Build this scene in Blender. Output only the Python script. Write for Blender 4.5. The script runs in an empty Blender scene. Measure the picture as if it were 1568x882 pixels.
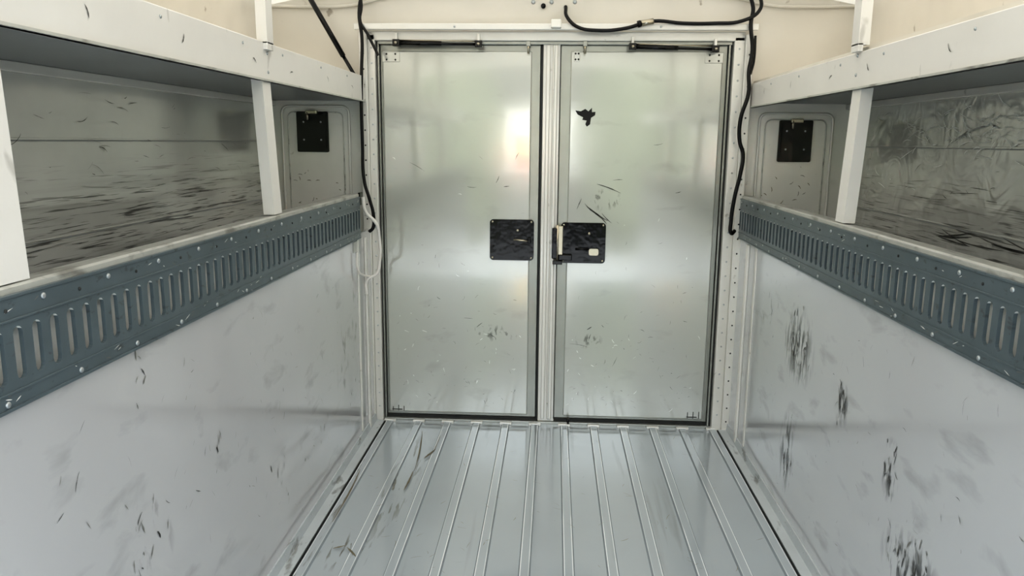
import bpy, bmesh, math, random
from mathutils import Matrix, Vector, noise
random.seed(7)
f=1200.0
H=1.51
sc=bpy.context.scene
sc.view_settings.view_transform='Standard'
try: sc.view_settings.look='Medium High Contrast'
except Exception as ex: print(ex)

# ---------------------------------------------------------------- helpers
def link(o):
    sc.collection.objects.link(o); return o
def empty(name):
    e=bpy.data.objects.new(name,None); link(e); e.empty_display_size=0.1; return e
class MB:
    def __init__(s): s.bm=bmesh.new(); s.mats=[]
    def mi(s,m):
        if m not in s.mats: s.mats.append(m)
        return s.mats.index(m)
    def face(s,pts,m,smooth=False):
        vs=[s.bm.verts.new(p) for p in pts]
        fc=s.bm.faces.new(vs); fc.material_index=s.mi(m); fc.smooth=smooth; return fc
    def box(s,x0,x1,y0,y1,z0,z1,m,bev=0.0,seg=2):
        x0,x1=sorted((x0,x1));y0,y1=sorted((y0,y1));z0,z1=sorted((z0,z1))
        b=bmesh.new()
        bmesh.ops.create_cube(b,size=1)
        for v in b.verts:
            v.co=Vector(((x0+x1)/2+v.co.x*(x1-x0),(y0+y1)/2+v.co.y*(y1-y0),(z0+z1)/2+v.co.z*(z1-z0)))
        if bev>0:
            bmesh.ops.bevel(b,geom=list(b.edges),offset=min(bev,0.45*min(x1-x0,y1-y0,z1-z0)),segments=seg,affect='EDGES',profile=0.5)
        s.merge(b,m,False)
    def merge(s,b,m,smooth):
        mp={}
        for v in b.verts: mp[v]=s.bm.verts.new(v.co)
        k=s.mi(m)
        for fc in b.faces:
            nf=s.bm.faces.new([mp[v] for v in fc.verts]); nf.material_index=k; nf.smooth=smooth
        b.free()
    def cyl(s,p,q,r,m,n=12,r2=None):
        p=Vector(p);q=Vector(q);d=q-p
        b=bmesh.new()
        bmesh.ops.create_cone(b,cap_ends=True,segments=n,radius1=r,radius2=r if r2 is None else r2,depth=d.length)
        M=Matrix.Translation((p+q)/2)@d.to_track_quat('Z','Y').to_matrix().to_4x4()
        bmesh.ops.transform(b,matrix=M,verts=b.verts)
        s.merge(b,m,True)
    def rivet(s,p,nrm,r,m):
        p=Vector(p);n=Vector(nrm).normalized()
        b=bmesh.new()
        bmesh.ops.create_uvsphere(b,u_segments=8,v_segments=6,radius=r)
        for v in b.verts: v.co.z*=0.5
        M=Matrix.Translation(p)@n.to_track_quat('Z','Y').to_matrix().to_4x4()
        bmesh.ops.transform(b,matrix=M,verts=b.verts)
        s.merge(b,m,True)
    def poly(s,pts,depth,m,bev=0.0):
        b=bmesh.new(); vs=[b.verts.new(p) for p in pts]; fc=b.faces.new(vs)
        r=bmesh.ops.extrude_face_region(b,geom=[fc])
        nv=[g for g in r['geom'] if isinstance(g,bmesh.types.BMVert)]
        bmesh.ops.translate(b,vec=Vector(depth),verts=nv)
        bmesh.ops.recalc_face_normals(b,faces=b.faces)
        s.merge(b,m,False)
    def stroke(s,org,u,v,a,length,w,ang,curve,m,n=6):
        org=Vector(org);u=Vector(u);v=Vector(v)
        L=[];R=[]
        x,y=a;th=ang
        for i in range(n+1):
            t=i/n; ww=w*math.sin(math.pi*(0.08+0.84*t))*(0.6+0.6*random.random())/2
            L.append((x-math.sin(th)*ww,y+math.cos(th)*ww)); R.append((x+math.sin(th)*ww,y-math.cos(th)*ww))
            x+=math.cos(th)*length/n; y+=math.sin(th)*length/n; th+=curve/n
        for i in range(n):
            s.face([org+u*p[0]+v*p[1] for p in (L[i],R[i],R[i+1],L[i+1])],m)
    def obj(s,name,parent=None,normals=False):
        if normals: bmesh.ops.recalc_face_normals(s.bm,faces=s.bm.faces)
        me=bpy.data.meshes.new(name); s.bm.to_mesh(me); s.bm.free()
        for m in s.mats: me.materials.append(m)
        o=bpy.data.objects.new(name,me); link(o)
        if parent: o.parent=parent
        return o
def tube(name,pts,r,m,parent=None,cyclic=False,res=6,smooth=True):
    c=bpy.data.curves.new(name,'CURVE'); c.dimensions='3D'; c.bevel_depth=r; c.bevel_resolution=3; c.resolution_u=res; c.use_fill_caps=True
    if smooth:
        sp=c.splines.new('BEZIER'); sp.bezier_points.add(len(pts)-1)
        for b,p in zip(sp.bezier_points,pts):
            b.co=p; b.handle_left_type=b.handle_right_type='AUTO'
    else:
        sp=c.splines.new('POLY'); sp.points.add(len(pts)-1)
        for b,p in zip(sp.points,pts): b.co=(*p,1)
    sp.use_cyclic_u=cyclic
    c.materials.append(m)
    o=bpy.data.objects.new(name,c); link(o)
    if parent: o.parent=parent
    return o

# ---------------------------------------------------------------- materials
def srgb(r,g,b):
    def g2(c):
        c/=255.0
        return c/12.92 if c<=0.04045 else ((c+0.055)/1.055)**2.4
    return (g2(r),g2(g),g2(b),1)
def material(name,col,rough=0.4,metal=0.0,var=0.0,varscale=3.0,bump=0.0,bumpscale=3.0,
             layers=(),rvar=0.0,coat=0.0,spec=0.5,transl=0.0,bdist=0.0):
    m=bpy.data.materials.new(name); m.use_nodes=True; nt=m.node_tree
    N=nt.nodes.new; Lk=nt.links.new
    bs=nt.nodes['Principled BSDF']
    bs.inputs['Roughness'].default_value=rough; bs.inputs['Metallic'].default_value=metal
    bs.inputs['Specular IOR Level'].default_value=spec
    bs.inputs['Coat Weight'].default_value=coat; bs.inputs['Coat Roughness'].default_value=0.04
    tc=N('ShaderNodeTexCoord'); co=tc.outputs['Object']
    rgb=N('ShaderNodeRGB'); rgb.outputs[0].default_value=col; cur=rgb.outputs[0]
    if var>0:
        n=N('ShaderNodeTexNoise'); n.inputs['Scale'].default_value=varscale; n.inputs['Detail'].default_value=5
        Lk(co,n.inputs['Vector'])
        mr=N('ShaderNodeMapRange'); mr.inputs[1].default_value=0.3; mr.inputs[2].default_value=0.7
        mr.inputs[3].default_value=1-var; mr.inputs[4].default_value=1+var*0.4; Lk(n.outputs[0],mr.inputs[0])
        vm=N('ShaderNodeVectorMath'); vm.operation='SCALE'; Lk(cur,vm.inputs[0]); Lk(mr.outputs[0],vm.inputs['Scale']); cur=vm.outputs[0]
    for l in layers:
        mp=N('ShaderNodeMapping'); Lk(co,mp.inputs[0])
        mp.inputs['Rotation'].default_value=l.get('rot',(0,0,0))
        mp.inputs['Scale'].default_value=l['scale']
        mp.inputs['Location'].default_value=l.get('off',(0,0,0))
        n=N('ShaderNodeTexNoise'); n.inputs['Scale'].default_value=1; n.inputs['Detail'].default_value=l.get('detail',4)
        n.inputs['Distortion'].default_value=l.get('dist',0.3); Lk(mp.outputs[0],n.inputs['Vector'])
        mr=N('ShaderNodeMapRange'); mr.inputs[1].default_value=l['lo']; mr.inputs[2].default_value=l['hi']
        mr.inputs[3].default_value=0; mr.inputs[4].default_value=l.get('amt',1); Lk(n.outputs[0],mr.inputs[0])
        fac=mr.outputs[0]
        if l.get('blobs'):
            acc=None
            for c,r in l['blobs']:
                a=N('ShaderNodeVectorMath'); a.operation='SUBTRACT'; Lk(co,a.inputs[0]); a.inputs[1].default_value=c
                b=N('ShaderNodeVectorMath'); b.operation='DIVIDE'; Lk(a.outputs[0],b.inputs[0]); b.inputs[1].default_value=r
                d=N('ShaderNodeVectorMath'); d.operation='LENGTH'; Lk(b.outputs[0],d.inputs[0])
                q=N('ShaderNodeMapRange'); q.inputs[1].default_value=1; q.inputs[2].default_value=0.35; q.inputs[3].default_value=0; q.inputs[4].default_value=1
                Lk(d.outputs['Value'],q.inputs[0])
                if acc is None: acc=q.outputs[0]
                else:
                    x=N('ShaderNodeMath'); x.operation='MAXIMUM'; Lk(acc,x.inputs[0]); Lk(q.outputs[0],x.inputs[1]); acc=x.outputs[0]
            x=N('ShaderNodeMath'); x.operation='MULTIPLY'; Lk(acc,x.inputs[0]); Lk(fac,x.inputs[1]); fac=x.outputs[0]
        mx=N('ShaderNodeMix'); mx.data_type='RGBA'; Lk(fac,mx.inputs[0]); Lk(cur,mx.inputs[6]); mx.inputs[7].default_value=l['col']; cur=mx.outputs[2]
    Lk(cur,bs.inputs['Base Color'])
    if rvar>0:
        n=N('ShaderNodeTexNoise'); n.inputs['Scale'].default_value=2; n.inputs['Detail'].default_value=3; Lk(co,n.inputs['Vector'])
        mr=N('ShaderNodeMapRange'); mr.inputs[1].default_value=0.2; mr.inputs[2].default_value=0.8; mr.inputs[3].default_value=max(0.02,rough-rvar); mr.inputs[4].default_value=rough+rvar
        Lk(n.outputs[0],mr.inputs[0]); Lk(mr.outputs[0],bs.inputs['Roughness'])
    if bump>0:
        n=N('ShaderNodeTexNoise'); n.inputs['Scale'].default_value=bumpscale; n.inputs['Detail'].default_value=2; n.inputs['Distortion'].default_value=bdist; Lk(co,n.inputs['Vector'])
        bp=N('ShaderNodeBump'); bp.inputs['Distance'].default_value=bump; bp.inputs['Strength'].default_value=1; Lk(n.outputs[0],bp.inputs['Height']); Lk(bp.outputs[0],bs.inputs['Normal'])
        Lk(bp.outputs[0],bs.inputs['Coat Normal'])
    if transl>0:
        tr=N('ShaderNodeBsdfTranslucent'); Lk(cur,tr.inputs[0])
        ms=N('ShaderNodeMixShader'); ms.inputs[0].default_value=transl
        Lk(bs.outputs[0],ms.inputs[1]); Lk(tr.outputs[0],ms.inputs[2])
        Lk(ms.outputs[0],nt.nodes['Material Output'].inputs[0])
    return m

M_wall_l=material('wall_paint_left',srgb(206,206,208),0.12,metal=.35,var=0.05,varscale=1.5,bump=0.005,bumpscale=1.6,layers=[
    dict(scale=(5,5,12),lo=.58,hi=.72,col=srgb(155,157,157),amt=.4),
    dict(scale=(20,22,9),lo=.58,hi=.70,col=srgb(80,80,82),amt=.6,blobs=[((-.95,3.35,.5),(.3,.12,.2)),((-.95,1.65,.55),(.3,.12,.14)),((-.95,3.6,.7),(.3,.1,.3))]),
])
M_wall_r=material('wall_paint_right',srgb(209,211,214),0.12,metal=.35,var=0.05,varscale=1.3,bump=0.005,bumpscale=1.6,layers=[
    dict(scale=(5,5,12),lo=.58,hi=.72,col=srgb(155,157,157),amt=.4),
    dict(scale=(24,40,10),lo=.48,hi=.58,col=srgb(48,50,52),amt=.9,blobs=[((.95,2.92,.74),(.3,.20,.16)),((.95,2.44,.68),(.3,.07,.08)),((.95,2.96,.30),(.3,.10,.18)),((.95,2.06,.62),(.3,.06,.10)),((.95,1.88,.40),(.3,.20,.12))]),
])
M_white=material('white_paint',srgb(224,223,218),0.18,metal=.15,var=0.05,varscale=6,layers=[dict(scale=(18,18,18),lo=.68,hi=.74,col=srgb(130,126,118),amt=.5)])
M_post=material('post_paint',srgb(218,216,212),0.28,var=0.04,varscale=5,layers=[dict(scale=(15,15,6),lo=.68,hi=.74,col=srgb(130,126,118),amt=.4)])
M_door=material('door_panel_paint',srgb(193,195,189),0.13,metal=.30,var=0.04,varscale=2,bump=0.003,bumpscale=1.3,rvar=0.03,coat=.8,layers=[
    dict(scale=(4,4,9),lo=.6,hi=.75,col=srgb(150,152,145),amt=.35),
    dict(scale=(45,45,22),lo=.56,hi=.64,col=srgb(60,62,60),amt=.6,rot=(0,.5,0),blobs=[((.25,4,1.22),(.12,.3,.06)),((-.3,4,.50),(.16,.3,.05)),((.2,4,.47),(.08,.3,.05))]),
])
M_edge=material('door_edge_aluminium',srgb(158,160,154),0.25,metal=.6,var=.08,varscale=8)
def skin(name,bump,bs,bd,rough,amt):
    return material(name,srgb(216,217,213),rough,metal=.4,var=0.10,varscale=3,bump=bump,bumpscale=bs,bdist=bd,layers=[
    dict(scale=(1,1.2,30),lo=.54,hi=.72,col=srgb(125,125,121),amt=.5,blobs=[((-1.46,2.9,1.20),(.4,2.2,.24)),((1.46,2.6,1.15),(.4,2.2,.22))]),
    dict(scale=(1,4,130),lo=.57,hi=.64,col=srgb(50,50,49),amt=amt,blobs=[((-1.46,2.9,1.22),(.4,2.2,.24)),((1.46,2.6,1.15),(.4,2.0,.20))]),
    ])
M_skin_l=skin('outer_skin_left',.006,2.5,0,.16,.8)
M_skin_r=skin('outer_skin_right',.010,5,1.5,.14,.75)
M_soffit=material('soffit_metal',srgb(140,144,145),0.35,var=.08)
M_rail=material('rail_blue_grey',srgb(90,102,108),0.30,metal=.25,var=.12,varscale=12,layers=[dict(scale=(30,30,60),lo=.62,hi=.7,col=srgb(55,57,56),amt=.6)])
M_railback=material('rail_channel',srgb(225,226,222),0.5,var=.1)
M_bolt=material('bolt_zinc',srgb(175,180,182),0.35,metal=.7)
M_ledge=material('ledge_aluminium',srgb(190,191,186),0.30,metal=.3,var=.12,varscale=14,layers=[dict(scale=(20,8,20),lo=.54,hi=.66,col=srgb(95,91,84),amt=.65)])
M_ftrim=material('floor_trim_paint',srgb(184,190,193),0.25,var=.10,varscale=5,layers=[dict(scale=(20,6,20),lo=.6,hi=.68,col=srgb(100,98,90),amt=.6)])
FL=[dict(scale=(14,.8,1),lo=.60,hi=.76,col=srgb(120,121,117),amt=.5),
    dict(scale=(40,5,1),lo=.56,hi=.62,col=srgb(88,82,66),amt=.8,blobs=[((-.66,3.2,0),(.08,.6,.3)),((-.9,2.9,0),(.06,1.1,.3)),((-.75,2.6,0),(.12,.15,.3))])]
M_floor=material('floor_paint',srgb(172,180,185),0.16,metal=.15,var=0.06,varscale=1.5,coat=.5,layers=FL)
M_floor_e=material('floor_rib_worn_highlight',srgb(232,236,239),0.18,metal=.2,layers=[dict(scale=(30,1.5,1),lo=.50,hi=.58,col=srgb(182,189,193),amt=.9)])  # worn crest edges, with their bright highlight painted into the colour
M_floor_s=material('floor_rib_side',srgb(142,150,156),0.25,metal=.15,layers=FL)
M_roof=material('fiberglass_roof',srgb(221,213,199),0.40,var=.07,varscale=2.5,bump=.03,bumpscale=2.2,transl=.22)
M_cove=material('cove_liner',srgb(218,213,203),0.24,var=.06,varscale=2.5,bump=.06,bumpscale=2.0,layers=[dict(scale=(12,12,12),lo=.68,hi=.74,col=srgb(120,106,86),amt=.6)])
M_black=material('black_coated_steel',srgb(14,15,16),0.10,var=.1,varscale=20,spec=.3,bump=.002,bumpscale=14)
M_blackrub=material('black_rubber',srgb(12,12,13),0.45,spec=.3)
M_dark=material('dark_gasket',srgb(38,40,40),0.6)
M_chrome=material('latch_steel',srgb(185,178,160),0.22,metal=.9)
M_scr=material('scuff_dark',srgb(60,60,58),0.6)
M_scr2=material('scuff_mid',srgb(115,115,111),0.6)
M_scrb=material('scuff_brown',srgb(104,98,80),0.6)
M_lite=material('scratch_glint_light',srgb(228,231,229),0.4)  # light scratches, also the painted glints on the right skin
M_label=material('label_paper',srgb(190,192,190),0.5)
M_ground=material('outdoor_concrete',srgb(160,162,164),0.8,var=.15,varscale=1)
M_leaf=material('hedge_foliage',srgb(88,96,76),0.7,var=.4,varscale=4)
M_backdrop_white=material('backdrop_white',srgb(250,250,248),0.6,var=.03)
M_backdrop_dark=material('backdrop_dark',srgb(84,86,84),0.6,var=.05)
M_red=material('card_red',srgb(235,35,25),0.5)
M_yel=material('card_yellow',srgb(250,215,50),0.5)

YN=-0.55; YB=4.0; XW=.95; XS=1.46
# ---------------------------------------------------------------- floor
b=MB()
n=12; pitch=2*XW/n
segs=[]; px=-XW
for i in range(n):
    c=-XW+pitch*(i+.5)
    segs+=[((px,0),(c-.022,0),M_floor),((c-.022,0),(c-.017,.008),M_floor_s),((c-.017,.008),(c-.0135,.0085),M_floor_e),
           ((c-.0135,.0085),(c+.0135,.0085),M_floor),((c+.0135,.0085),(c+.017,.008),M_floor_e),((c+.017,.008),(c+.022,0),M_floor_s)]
    px=c+.022
segs.append(((px,0),(XW,0),M_floor))
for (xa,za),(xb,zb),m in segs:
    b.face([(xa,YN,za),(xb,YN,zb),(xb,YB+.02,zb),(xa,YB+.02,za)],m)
for i in range(n):
    c=-XW+pitch*(i+.5)
    b.box(c-.032,c+.032,3.945,3.965,0,.013,M_white,.002)
for k in range(110):
    b.stroke((0,0,.0095),(1,0,0),(0,1,0),(random.uniform(-.85,.85),random.uniform(2.3,3.9)),random.uniform(.01,.05),random.uniform(.001,.003),random.uniform(0,6.28),random.uniform(-1,1),random.choice([M_scr2,M_scrb,M_scr2]))
for (xx,yy,L,w,a) in [(-.62,3.3,.5,.006,1.62),(-.60,3.45,.12,.014,1.2),(-.63,3.1,.2,.009,1.5),(-.86,2.8,.5,.008,1.55),(-.9,3.3,.5,.006,1.57),(-.7,2.55,.08,.01,2.2),(-.80,2.6,.05,.01,.5),(-.57,3.5,.25,.004,1.5)]:
    b.stroke((0,0,.0095),(1,0,0),(0,1,0),(xx,yy),L,w,a,.1,M_scrb,10)
b.obj('floor')
for k,s in enumerate((-1,1)):
    b=MB()
    b.poly([(s*XW,YN,0.002),(s*(XW-.050),YN,.002),(s*(XW-.050),YN,.010),(s*(XW-.012),YN,.014),(s*(XW-.006),YN,.05),(s*XW,YN,.05)],(0,YB-.06-YN,0),M_ftrim)
    b.box(s*(XW-.052),s*(XW-.056),YN,YB-.06,.001,.009,M_dark)
    for j in range(28):
        b.rivet((s*(XW-.008),YN+.1+j*.155,.035),(-s,0,0),.004,M_bolt)
    b.obj('trim_%d'%(k+1),normals=True)

# ---------------------------------------------------------------- walls
RZ0,RZ1=1.045,1.235
def lean_box(b,xi,xo,y0,y1,z0,z1,dx,m):
    pts=[(xi,y0,z0),(xo,y0,z0),(xo,y1,z0),(xi,y1,z0)]
    top=[(p[0]+dx,p[1],z1) for p in pts]
    b.face(pts[::-1],m); b.face(top,m)
    for i in range(4):
        j=(i+1)%4
        b.face([pts[i],pts[j],top[j],top[i]],m)
def post(s,y0,y1,parent,w=.035,lean=.02):
    b=MB()
    lean_box(b,s*(XW-.002),s*(XW+w),y0,y1,1.258,1.71,s*lean,M_post)
    lean_box(b,s*(XW-.004),s*(XW-.004+w),y0+.005,y1-.012,1.82,2.25,s*.0,M_post)
    b.box(s*(XW-.004),s*(XW+.012),y0+.005,y1-.012,1.80,1.825,M_post,.001)
    for z in (1.73,1.79): b.rivet((s*(XW+.009),(y0+y1)/2,z),(-s,0,0),.006,M_bolt)
    b.obj('support_post',parent,normals=True)
def side_wall(s,name,mat,endy,M_skin):
    e=empty(name)
    b=MB()
    b.box(s*XW,s*(XW+.02),YN,YB,0,1.06,mat)
    b.box(s*(XW-.006),s*XW,endy-.012,endy+.012,.06,1.04,M_white,.002)
    b.box(s*(XW-.012),s*XW,endy+.13,endy+.16,.02,1.03,M_white,.003)
    o=b.obj('lower_panel',e)
    b=MB()
    for k in range(120):
        z=random.uniform(.08,.95); y=random.uniform(1.2,3.7)
        b.stroke((s*(XW-.0012),0,0),(0,1,0),(0,0,1),(y,z),random.uniform(.008,.035),random.uniform(.0008,.003),random.choice([random.uniform(.8,2.2),random.uniform(0,6.28)]),random.uniform(-1,1),random.choice([M_scr2,M_scr2,M_scr]))
    cl=[(2.92,.74,.12,.13,44),(2.44,.68,.05,.07,18),(2.96,.28,.08,.16,12),(2.07,.62,.05,.08,16),(1.9,.42,.14,.09,40),(3.3,.75,.1,.1,8)] if s>0 else [(3.35,.5,.08,.2,12),(1.67,.99,.04,.06,5),(2.05,.64,.04,.03,5),(1.65,.56,.08,.08,10),(3.0,.3,.15,.12,10),(3.5,.3,.12,.25,14),(2.5,.3,.2,.1,8)]
    for (y,z,ry,rz,nn) in cl:
        for k in range(nn):
            b.stroke((s*(XW-.0014),0,0),(0,1,0),(0,0,1),(random.gauss(y,ry*.5),random.gauss(z,rz*.5)),random.uniform(.012,.038),random.uniform(.002,.007),random.uniform(.9,2.2),random.uniform(-.8,.8),random.choice([M_scr,M_scr2,M_scr] if s>0 else [M_scr,M_scr2,M_scr2]))
    b.obj('scuff_marks',e)
    b=MB()
    ss=s*XS
    b.box(ss,ss+s*.02,YN,YB,.98,1.715,M_skin)
    for z in (1.505,1.22):
        b.box(ss,ss-s*.004,YN,YB,z-.003,z+.003,M_skin,.001)
        b.box(ss,ss-s*.002,YN,YB,z-.007,z-.003,M_soffit)
    b.box(s*(XW+.02),ss,YN,YB,.98,1.0,M_soffit)
    b.box(s*(XW+.035),ss,YN,YB,1.708,1.72,M_soffit)
    b.box(ss-s*.0,ss-s*.02,YN,YB,1.68,1.708,M_white,.003)
    b.obj('outer_skin',e)
    b=MB()
    for k in range(150):
        z=random.triangular(1.02,1.46,1.2); y=random.uniform(1.7,3.9)
        b.stroke((ss-s*.0045,0,0),(0,1,0),(0,0,1),(y,z),random.uniform(.02,.22)*(1 if z<1.4 else .3),random.uniform(.001,.0025),random.choice([0,3.14])+random.gauss(0,.03),random.uniform(-.08,.08),random.choice([M_scr,M_scr2,M_scr2]))
    for k in range(40):
        z=random.uniform(1.3,1.65); y=random.uniform(1.8,3.9)
        b.stroke((ss-s*.0045,0,0),(0,1,0),(0,0,1),(y,z),random.uniform(.01,.08),random.uniform(.001,.003),random.uniform(-.4,.4),random.uniform(-1,1),random.choice([M_scr2,M_scr,M_lite if s>0 else M_scr2]))
    if s>0:
        for k in range(90):  # pale strokes paint the crinkled sheet's bright reflections
            z=random.gauss(1.57,.04); y=random.uniform(2.3,3.3)
            b.stroke((ss-s*.0045,0,0),(0,1,0),(0,0,1),(y,z),random.uniform(.03,.14),random.uniform(.002,.006),random.uniform(-.5,.5),random.uniform(-1.5,1.5),M_lite)
        for k in range(10):
            b.stroke((ss-s*.0048,0,0),(0,1,0),(0,0,1),(2.55+random.uniform(-.25,.25),1.19+random.uniform(-.03,.03)),random.uniform(.1,.3),random.uniform(.003,.008),random.gauss(0,.12),.1,M_scr)
    b.obj('skin_scratches_glints',e)
    b=MB()
    b.box(ss,ss+s*.02,YN,YB,1.72,2.20,M_cove)
    b.box(s*(XW+.03),ss,YN,YB,1.80,1.815,M_cove)
    b.obj('cove_liner',e)
    post(s,2.565,2.64,e)
    post(s,1.17,1.325,e,w=.05,lean=.015)
    z0,z1=(1.70,1.825) if s<0 else (1.685,1.80)
    b=MB()
    b.box(s*(XW+.01),s*(XW+.03),YN,3.97,z0,z1,M_post,.003)
    b.box(s*(XW+.005),s*(XW+.03),YN,3.97,z0,z0+.006,M_ledge)
    for y in [0.6,1.5,1.9,2.4,2.75,3.2,3.6]:
        b.rivet((s*(XW+.009),y,z1-.025),(-s,0,0),.005,M_bolt)
        b.stroke((s*(XW+.0085),0,0),(0,1,0),(0,0,1),(y+.1,z0+.05),.03,.004,random.uniform(0,3),1,M_scr)
    b.obj('header_band',e)
    return e
side_wall(-1,'wall_left',M_wall_l,3.66,M_skin_l)
side_wall(1,'wall_right',M_wall_r,3.60,M_skin_r)

bw=empty('wall_back')
b=MB()
def bk(x0,x1,z0,z1,m,y0=4.0,y1=4.03): b.box(x0,x1,y0,y1,z0,z1,m)
bk(-1.48,-.985,.98,1.75,M_white); bk(.95,1.48,.98,1.75,M_white)
bk(-1.48,-.985,1.75,2.5,M_cove); bk(.95,1.48,1.75,2.5,M_cove)
bk(-.985,.95,2.02,2.5,M_cove)
b.box(-1.48,1.48,4.032,4.05,-.05,2.5,M_dark)  # added backing sheet, stops daylight leaking through the door gaps
b.obj('bulkhead_panel',bw)
for s in (-1,1):
    pts=[(s*1.46,3.99,2.17),(s*1.2,3.985,2.165),(s*1.05,3.985,2.17),(s*.9,3.985,2.2),(s*.6,3.985,2.27),(0,3.985,2.30)]
    tube('roof_moulding_%s'%('l' if s<0 else 'r'),pts,.008,M_cove,bw)
b=MB()
for (x,z) in ((-.03,2.19),(.085,2.19),(-.47,2.23),(-.12,2.19),(.04,2.165)):
    b.rivet((x,3.998,z),(0,-1,0),.011,M_bolt); 
b.cyl((-.07,3.985,2.17),(-.07,4.0,2.17),.012,M_black)
b.obj('roof_bolts',bw)

# ---------------------------------------------------------------- ceiling (arched)
b=MB()
NP=14; ring=[]
for i in range(NP+1):
    t=-1+2*i/NP
    ring.append((t*1.48, 2.17+.14*(1-abs(t)**2.4)))
for (xa,za),(xb,zb) in zip(ring[:-1],ring[1:]):
    b.face([(xa,YN,za),(xa,YB+.02,za),(xb,YB+.02,zb),(xb,YN,zb)],M_roof,True)
for y in (1.28,2.60):
    for (xa,za),(xb,zb) in zip(ring[1:-2],ring[2:-1]):
        b.poly([(xa,y,za-.001),(xb,y,zb-.001),(xb,y,zb-.03),(xa,y,za-.03)],(0,.06,0),M_white)
bmesh.ops.remove_doubles(b.bm,verts=b.bm.verts,dist=1e-5)
b.obj('ceiling',normals=False)

# ---------------------------------------------------------------- slotted cargo rail
def rail(s,ye,name):
    e=empty(name)
    b=MB()
    xf=s*(XW-.012); pit=.05; zc=(RZ0+RZ1)/2-.005; r=.0125; sl=.036
    ncell=int((ye+.4)/pit)
    for i in range(ncell):
        yc=ye-pit*(i+.5)
        inn=[];out=[]
        for k in range(7):
            a=math.pi*k/6; inn.append((math.cos(a)*r,sl+math.sin(a)*r))
        w=pit/2; T=RZ1-zc; Bm=RZ0-zc
        out+=[(w,sl),(w,T),(w/3,T),(0,T),(-w/3,T),(-w,T),(-w,sl)]
        for k in range(7):
            a=math.pi+math.pi*k/6; inn.append((math.cos(a)*r,-sl+math.sin(a)*r))
        out+=[(-w,-sl),(-w,Bm),(-w/3,Bm),(0,Bm),(w/3,Bm),(w,Bm),(w,-sl)]
        P=lambda p,x:(x,yc+p[0],zc+p[1])
        for k in range(14):
            j=(k+1)%14
            b.face([P(inn[k],xf),P(out[k],xf),P(out[j],xf),P(inn[j],xf)],M_rail)
            b.face([P(inn[k],xf),P(inn[j],xf),P(inn[j],s*(XW-.004)),P(inn[k],s*(XW-.004))],M_railback if 1<=k<=4 else M_rail)
    ys=ye-pit*ncell
    b.box(xf,xf-s*.003,ys,ye,zc+.060,zc+.064,M_rail,.001)
    b.box(xf,xf-s*.003,ys,ye,zc-.066,zc-.062,M_rail,.001)
    b.box(xf-s*.003,s*XW,ys,ye,RZ1,RZ1+.006,M_rail,.001)
    b.box(xf-s*.004,s*XW,ys,ye,RZ0-.006,RZ0,M_rail,.001)
    b.obj('slotted_face',e)
    b=MB()
    b.box(s*(XW+.016),s*(XW+.02),ys,ye,RZ0+.016,RZ1,M_railback)
    b.obj('channel_back',e)
    b=MB()
    b.poly([(s*(XW-.006),ys,RZ1+.006),(s*(XW-.006),ys,RZ1+.016),(s*(XW+.0),ys,RZ1+.020),(s*(XW+.055),ys,RZ1+.016),(s*(XW+.055),ys,RZ1+.004)],(0,ye-ys+.02,0),M_ledge)
    b.obj('top_ledge',e,normals=True)
    b=MB()
    y=ye-.04
    while y>0:
        b.rivet((xf-s*.001,y,RZ1-.012),(-s,0,0),.0065,M_bolt)
        b.rivet((xf-s*.001,y-.12,RZ0+.008),(-s,0,0),.0065,M_bolt)
        b.rivet((xf-s*.001,y-.1,RZ1-.020),(-s,0,0),.004,M_dark)
        y-=.21
    b.obj('bolts',e)
    b=MB()
    for k in range(90):
        y=random.uniform(.8,ye)
        b.stroke((xf-s*.0006,0,0),(0,1,0),(0,0,1),(y,random.choice([RZ0+.02,RZ1-.02,RZ0+.01])+random.uniform(-.008,.008)),random.uniform(.006,.03),.002,random.uniform(-.5,.5),0,random.choice([M_scr2,M_railback]))
    b.obj('wear_marks',e)
rail(-1,3.69,'slotted_cargo_rail'); rail(1,3.94,'slotted_cargo_rail')

# ---------------------------------------------------------------- rear door frame
fr=empty('rear_door_frame')
b=MB()
FY=3.95
b.box(-.985,-.945,3.93,4.02,0,2.04,M_white,.004)
b.box(-.945,-.908,FY,4.02,0,2.03,M_white,.004)
b.box(-.908,-.892,3.985,4.02,0,2.0,M_dark,.002)
b.box(.915,.955,3.93,4.02,0,2.03,M_white,.004)
b.box(.865,.915,FY,4.02,0,2.02,M_white,.004)
b.box(.845,.865,3.985,4.02,0,1.99,M_dark,.002)
b.box(-.900,-.893,3.975,4.0,0,2.0,M_edge)
b.box(.846,.853,3.975,4.0,0,2.0,M_edge)
b.box(-.945,.915,FY,4.02,2.0,2.045,M_white,.004)
b.box(-.90,.86,3.97,4.02,1.985,2.0,M_edge,.002)
b.box(-.92,.88,3.972,4.03,-.002,.014,M_edge,.002)
b.box(-.90,.86,3.990,4.03,.013,.03,M_dark)
z=.06
while z<2.0:
    b.rivet((-.962,3.929,z),(0,-1,0),.0045,M_dark); b.rivet((-.925,FY-.001,z+.03),(0,-1,0),.005,M_bolt)
    b.rivet((.935,3.929,z),(0,-1,0),.0045,M_dark); b.rivet((.89,FY-.001,z+.03),(0,-1,0),.005,M_bolt)
    z+=.075
b.obj('jambs_and_header',fr)
b=MB()
b.box(-1.0,.965,3.90,3.925,2.045,2.075,M_white,.004)
b.box(-1.0,.965,3.925,3.95,2.065,2.075,M_white,.002)
for x in (-.95,-.5,.0,.5,.92): b.rivet((x,3.899,2.06),(0,-1,0),.006,M_bolt)
b.box(-.03,.02,3.86,3.96,2.05,2.09,M_white,.005)
b.obj('header_bar',fr)
b=MB()
b.box(-.066,.022,3.985,4.03,.014,1.99,M_white,.004)
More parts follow.
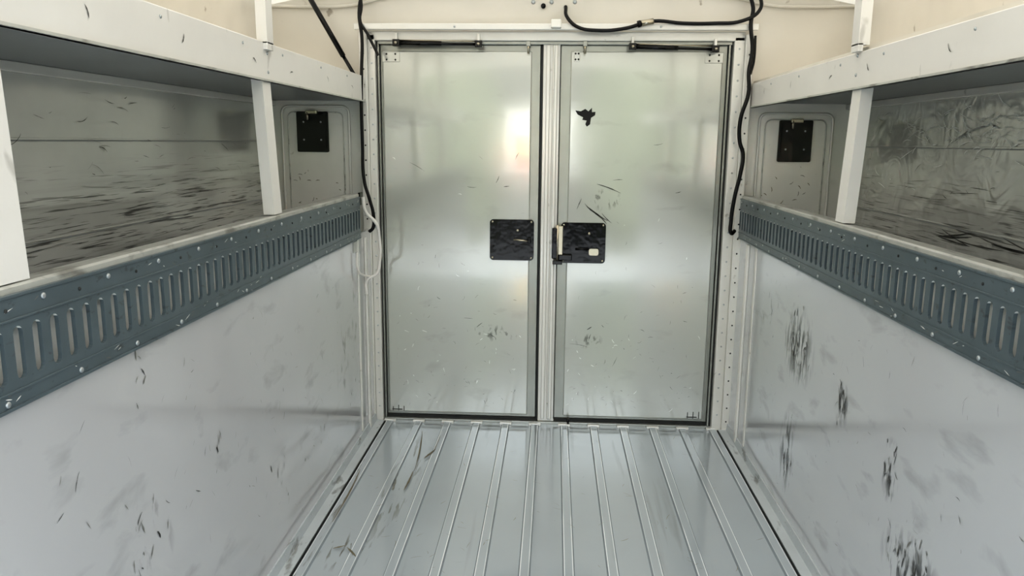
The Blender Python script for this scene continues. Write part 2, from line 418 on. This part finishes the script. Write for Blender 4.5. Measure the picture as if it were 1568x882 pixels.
b.box(-.050,-.030,3.972,3.99,.03,1.985,M_white,.005)
b.box(-.018,.008,3.968,3.99,.03,1.985,M_white,.006)
b.box(-.076,-.067,3.985,4.03,.014,1.98,M_dark,.001)
b.box(-.010,-.007,3.966,3.97,.03,1.985,M_edge)
b.box(.019,.022,3.98,3.99,.03,1.985,M_dark)
b.obj('centre_post',fr)

# ---------------------------------------------------------------- door leaves
def door(name,x0,x1,seed,left):
    random.seed(seed)
    e=empty(name)
    b=MB()
    b.box(x0,x1,4.0,4.03,.03,1.985,M_edge,.003)
    b.obj('leaf_edge',e)
    b=MB()
    if left: px0,px1=x0+.012,x1-.045
    else: px0,px1=x0+.05,x1-.022
    b.box(px0,px1,3.992,4.01,.045,1.955,M_door,.006,3)
    b.obj('leaf_panel',e)
    b=MB()
    for (cx,cz) in (((px0+.045,1.925),) if left else ((px1-.045,1.925),(px0+.03,1.93))):
        w=.045 if abs(cx-px0-.03)>.001 or left else .015
        b.box(cx-w,cx+w,3.988,3.993,cz-.025,cz+.025,M_door,.002)
        for dx in (-.5,.5):
            for dz in (-.014,.014): b.rivet((cx+dx*w,3.987,cz+dz),(0,-1,0),.005,M_dark)
    for cx in ((px0+.05,) if left else (px1-.05,)):
        for dx in (-.03,0,.03): b.box(cx+dx-.002,cx+dx+.002,3.990,3.993,.05,.085+random.uniform(-.02,.01),M_scr)
        b.box(cx-.035,cx+.02,3.990,3.993,.055,.06,M_scr)
    b.obj('corner_plates',e)
    b=MB()
    for k in range(100):
        z=abs(random.gauss(0,.45))+.08
        if z>1.8: continue
        b.stroke((0,3.9912,0),(1,0,0),(0,0,1),(random.uniform(px0+.02,px1-.04),z),random.uniform(.006,.03),random.uniform(.0008,.0025),random.uniform(0,6.28),random.uniform(-1.5,1.5),random.choice([M_scr2,M_scr,M_scr2,M_lite]))
    if left:
        L=[(-.45,1.28,.05,.003,-.3),(-.30,1.30,.04,.004,1.0),(-.26,1.28,.03,.004,.2),(-.2,1.42,.04,.003,1.3),(-.4,.53,.04,.004,.8),(-.34,.5,.05,.003,-.5),(-.75,1.4,.09,.002,-.4),(-.47,.58,.05,.002,0),(-.62,.9,.02,.002,1.5)]
    else:
        L=[(.22,1.30,.13,.006,-.25),(.16,1.20,.09,.006,-.9),(.18,1.18,.12,.008,-.7),(.20,1.16,.10,.006,-.5),(.25,1.15,.07,.005,-.9),(.12,1.17,.06,.004,1.2),(.19,.53,.03,.006,.6),(.20,.47,.04,.004,1.4),(.1,.45,.1,.002,0),(.62,1.26,.03,.004,.1),(.5,1.5,.05,.002,0),(.3,1.32,.05,.003,.2),(.33,.33,.06,.002,1.1)]
    for (x,z,Ls,w,a) in L: b.stroke((0,3.9910,0),(1,0,0),(0,0,1),(x,z),Ls,w,a,random.uniform(-.6,.6),M_scr,8)
    b.obj('scratches',e)
    return e
dl=door('door_1',-.892,-.078,3,True)
dr=door('door_2',.022,.845,5,False)
random.seed(21)

def rrect(cx,cz,w,h,r,y,n=5):
    pts=[]
    for (sx,sz,a0) in ((1,1,0),(-1,1,90),(-1,-1,180),(1,-1,270)):
        for k in range(n+1):
            a=math.radians(a0+90*k/n)
            pts.append((cx+sx*(w/2-r)+math.cos(a)*r,y,cz+sz*(h/2-r)+math.sin(a)*r))
    return pts
def latch(parent,cx,cz,w,h,right):
    b=MB()
    b.poly(rrect(cx,cz,w,h,.018,3.992),(0,-.006,0),M_black)
    b.obj('latch_plate',parent,normals=True)
    b=MB()
    b.poly(rrect(cx,cz,w*.8,h*.8,.012,3.986),(0,-.004,0),M_black)
    if right:
        b.poly(rrect(cx-.03,cz+.01,.07,h*.62,.01,3.983),(0,-.010,0),M_black)
        b.poly(rrect(cx+.055,cz-.045,.05,.035,.01,3.983),(0,-.012,0),M_chrome)
        b.cyl((cx-.04,3.97,cz-.03),(cx+.03,3.97,cz-.03),.006,M_black)
    else:
        b.poly(rrect(cx-.045,cz-.005,.075,.12,.012,3.983),(0,-.008,0),M_black)
        b.poly(rrect(cx+.035,cz+.0,.09,.05,.01,3.983),(0,-.014,0),M_black)
        b.cyl((cx+.01,3.966,cz+.004),(cx+.085,3.966,cz-.002),.005,M_chrome)
        b.box(cx+.085,cx+.10,3.96,3.985,cz-.015,cz+.015,M_black,.003)
    for sx in (-1,1):
        for sz in (-1,1): b.rivet((cx+sx*w*.44,3.985,cz+sz*h*.44),(0,-1,0),.006,M_chrome)
    b.rivet((cx+.03,3.980,cz+.05),(0,-1,0),.008,M_chrome)
    b.obj('latch_mechanism',parent,normals=True)
latch(dl,-.215,1.005,.23,.215,False)
latch(dr,.157,.995,.232,.212,True)
b=MB()
b.box(-.005,.022,3.945,3.97,.915,1.075,M_black,.004)
b.box(.022,.052,3.95,3.98,.935,1.085,M_chrome,.004)
b.cyl((.022,3.955,.91),(.022,3.955,1.09),.009,M_chrome)
b.box(.03,.10,3.955,3.985,.905,.935,M_black,.004)
b.box(.0,.05,3.945,3.97,.885,.905,M_black,.003)
b.obj('latch_bar',dr)
b=MB()
tp=[(.100,1.668),(.128,1.664),(.150,1.676),(.166,1.664),(.183,1.682),(.184,1.660),(.202,1.662),(.200,1.645),(.180,1.632),(.176,1.600),(.160,1.588),(.152,1.600),(.158,1.618),(.136,1.622),(.140,1.634),(.112,1.648)]
b.face([(x,3.9905,z) for x,z in tp],M_blackrub)
b.obj('torn_tape',dr)
def stay(parent,xa,za,xb,zb):
    b=MB()
    y=3.93
    b.cyl((xa,y,za-.02),(xb,y,zb-.02),.007,M_black)
    b.cyl((xa+.02,y,za-.02),(xa+(xb-xa)*.55,y,za-.02+(zb-za)*.55),.011,M_black)
    b.cyl((xa,y,za-.006),(xb,y,zb-.006),.003,M_chrome)
    for (x,z) in ((xa,za),(xb,zb)):
        b.box(x-.018,x+.018,3.92,3.96,z-.035,z-.002,M_black,.003)
        b.box(x-.006,x+.006,3.925,3.96,z-.01,z+.03,M_white,.002)
        b.cyl((x,3.905,z-.02),(x,3.93,z-.02),.007,M_chrome)
    b.obj('door_stay',parent)
stay(dl,-.795,2.005,-.385,2.0); stay(dr,.37,1.99,.77,1.98)
b=MB()
for x in (-.14,.14): 
    b.cyl((x,3.96,1.94),(x,3.96,2.0),.006,M_chrome)
    b.box(x-.010,x+.010,3.95,3.98,1.975,2.0,M_edge,.002)
b.cyl((.10,3.955,.0),(.10,3.955,.05),.006,M_black)
b.obj('door_bolts',fr)

# ---------------------------------------------------------------- corner access panels
def access(cx,cz,w,h,bx,bz,s):
    e=empty('access_panel')
    b=MB()
    b.poly(rrect(cx,cz,w,h,.035,3.999),(0,-.006,0),M_white)
    b.obj('panel_skin',e,normals=True)
    tube('rolled_edge',rrect(cx,cz,w,h,.035,3.990),.006,M_white,e,True,1,False)
    tube('inner_bead',rrect(cx,cz,w-.06,h-.06,.03,3.992),.0035,M_ledge,e,True,1,False)
    b=MB()
    b.poly(rrect(bx,bz,.165,.205,.008,3.993),(0,-.010,0),M_black)
    b.poly(rrect(bx,bz,.14,.17,.006,3.983),(0,-.004,0),M_black)
    for dx in (-.045,.045):
        for dz in (-.03,.06): b.rivet((bx+dx,3.979,bz+dz-.01),(0,-1,0),.005,M_bolt)
    b.box(bx-.03,bx+.03,3.965,3.99,bz+.09,bz+.11,M_chrome,.004)
    b.cyl((bx-.02,3.97,bz+.10),(bx-.02,3.97,bz+.06),.006,M_chrome)
    b.obj('paddle_latch',e,normals=True)
    b=MB()
    for k in range(14):
        b.stroke((0,3.9925,0),(1,0,0),(0,0,1),(random.uniform(cx-w*.4,cx+w*.4),random.uniform(cz-h*.3,cz)),random.uniform(.01,.03),.004,random.uniform(0,3),1,random.choice([M_scrb,M_scr2]))
    b.obj('stains',e)
access(-1.235,1.36,.35,.64,-1.25,1.55,-1)
access(1.20,1.35,.36,.62,1.20,1.525,1)

# ---------------------------------------------------------------- cables, struts, hook
tube('electrical_cable',[(.04,3.98,2.165),(.05,3.9,2.10),(.10,3.88,2.055),(.19,3.88,2.040),(.33,3.88,2.05),(.40,3.88,2.07),(.46,3.88,2.083),(.6,3.89,2.075),(.75,3.89,2.075),(.88,3.88,2.085),(.955,3.88,2.13),(.965,3.92,2.2),(.94,3.97,2.26)],.0085,M_blackrub)
b=MB(); b.cyl((.40,3.88,2.072),(.46,3.88,2.083),.014,M_chrome); b.cyl((.385,3.88,2.068),(.40,3.88,2.072),.016,M_blackrub); b.obj('cable_connector')
tube('electrical_cable',[(.90,3.95,2.25),(.93,3.9,2.15),(.92,3.88,2.07),(.935,3.88,1.95),(.925,3.88,1.85),(.93,3.88,1.75),(.90,3.88,1.63),(.905,3.89,1.52),(.925,3.89,1.46),(.915,3.88,1.36),(.895,3.88,1.25),(.885,3.88,1.13),(.89,3.88,1.07),(.91,3.90,1.08)],.0095,M_blackrub)
tube('electrical_cable',[(.95,3.90,2.02),(.95,3.90,1.9),(.935,3.89,1.84)],.006,M_blackrub)
tube('electrical_cable',[(-.98,3.95,2.25),(-.955,3.89,2.15),(-.96,3.88,2.08),(-.925,3.88,2.02),(-.90,3.88,1.97),(-.875,3.88,1.92)],.007,M_blackrub)
tube('electrical_cable',[(-.96,3.97,2.26),(-.965,3.88,2.12),(-.955,3.885,2.0),(-.96,3.88,1.85),(-.965,3.88,1.7),(-.965,3.88,1.5),(-.96,3.88,1.3),(-.935,3.87,1.22),(-.915,3.87,1.13),(-.92,3.87,1.07),(-.94,3.87,1.05)],.0085,M_blackrub)
b=MB()
b.cyl((-1.24,3.90,2.24),(-1.06,3.92,1.92),.013,M_black); b.cyl((-1.06,3.92,1.92),(-.985,3.93,1.79),.009,M_black)
b.rivet((-.98,3.925,1.78),(0,-1,0),.016,M_black); b.box(-1.0,-.96,3.92,3.95,1.765,1.80,M_black,.004)
b.obj('gas_strut')
hk=empty('tie_down_hook')
tube('wire_rod',[(-.925,3.70,1.24),(-.915,3.70,1.17),(-.865,3.71,1.11),(-.855,3.72,1.05),(-.855,3.72,.92),(-.87,3.71,.86),(-.915,3.70,.83),(-.92,3.70,.76)],.008,M_post,hk)
tube('wire_keeper',[(-.935,3.60,.98),(-.935,3.60,.90),(-.92,3.66,.86),(-.90,3.71,.845)],.005,M_post,hk)
b=MB(); b.box(-.937,-.949,3.695,3.745,1.20,1.26,M_black,.003); b.obj('bracket',hk)
b=MB(); b.box(-.9465,-.949,3.58,3.64,.98,1.03,M_label); b.obj('warning_label')

# ---------------------------------------------------------------- outside
b=MB(); b.face([(-25,-30,-.8),(25,-30,-.8),(25,YN-.05,-.8),(-25,YN-.05,-.8)],M_ground); b.obj('ground')
b=MB()
for i,cx in enumerate([-9,-7.4,-5.9,-4.5,-3.2,-2.15,1.55,2.8,4.2,5.6,7.1,8.7]):
    t=bmesh.new(); bmesh.ops.create_icosphere(t,subdivisions=4,radius=1.0)
    for v in t.verts:
        d=1+.24*noise.noise(v.co*3+Vector((i*5,0,0)))+.1*noise.noise(v.co*9)
        v.co=Vector((cx+v.co.x*d*1.05,-9+v.co.y*d*.8,1.5+v.co.z*d*2.6))
    b.merge(t,M_leaf,True)
b.obj('hedge')
b=MB(); b.box(-12,12,-12.4,-12,.7,2.5,M_backdrop_white); b.box(-12,12,-12.4,-12,-.8,.7,M_backdrop_dark)  # unseen backdrop, added to give the doors a bright reflected patch
for x in (-9,-5.5,4.5,8): b.box(x-.9,x+.9,-12,-11.96,.9,2.0,M_black)
b.box(-12.2,12.2,-12.5,-11.8,2.5,5.2,M_backdrop_dark)  # dark top of the added backdrop, keeps the upper door reflection dim
b.obj('reflection_backdrop')
b=MB(); b.box(-.80,-.45,-8.03,-8,1.3,1.65,M_yel); b.box(-.80,-.45,-8.03,-8,.95,1.3,M_red)  # unseen colour card, added for the red and yellow door reflection
b.cyl((-.77,-8.05,-.8),(-.77,-8.05,1.65),.02,M_bolt); b.cyl((-.48,-8.05,-.8),(-.48,-8.05,1.65),.02,M_bolt)
b.obj('reflection_card')

# ---------------------------------------------------------------- light
w=bpy.data.worlds.new('World'); sc.world=w; w.use_nodes=True
nt=w.node_tree; bg=nt.nodes['Background']
tc=nt.nodes.new('ShaderNodeTexCoord'); sx=nt.nodes.new('ShaderNodeSeparateXYZ'); nt.links.new(tc.outputs['Generated'],sx.inputs[0])
cr=nt.nodes.new('ShaderNodeValToRGB'); nt.links.new(sx.outputs['Z'],cr.inputs[0])
cr.color_ramp.elements[0].position=0.0; cr.color_ramp.elements[0].color=(.93,.94,.95,1)
cr.color_ramp.elements[1].position=.6; cr.color_ramp.elements[1].color=(.80,.89,1.0,1)
nt.links.new(cr.outputs[0],bg.inputs[0]); bg.inputs[1].default_value=6.0
pl=bpy.data.lights.new('opening_portal','AREA'); pl.shape='RECTANGLE'; pl.size=3.0; pl.size_y=2.3
po=bpy.data.objects.new('opening_portal',pl); link(po); po.location=(0,YN-.01,1.15); po.rotation_euler=(math.radians(90),0,0)
pl.cycles.is_portal=True
sl=bpy.data.lights.new('sun','SUN'); sl.energy=15; sl.angle=.01; sl.color=(1,.96,.90)
so=bpy.data.objects.new('sun',sl); link(so); so.location=(3,6,9)
so.rotation_euler=Vector((-.20,-.72,-.66)).to_track_quat('-Z','Y').to_euler()

# ---------------------------------------------------------------- camera
Yc=Vector((67,228,-f)).normalized()
roll=.0195
up=Vector((math.sin(roll),math.cos(roll),0))
Zc=(up-Yc*up.dot(Yc)).normalized()
Xc=Yc.cross(Zc).normalized()
cam=bpy.data.cameras.new('camera'); cam.sensor_width=36; cam.lens=27.0; cam.clip_start=.02
co=bpy.data.objects.new('camera',cam); link(co)
co.matrix_world=Matrix.Translation((0,0,H))@Matrix((Xc,Yc,Zc)).to_4x4()
sc.camera=co
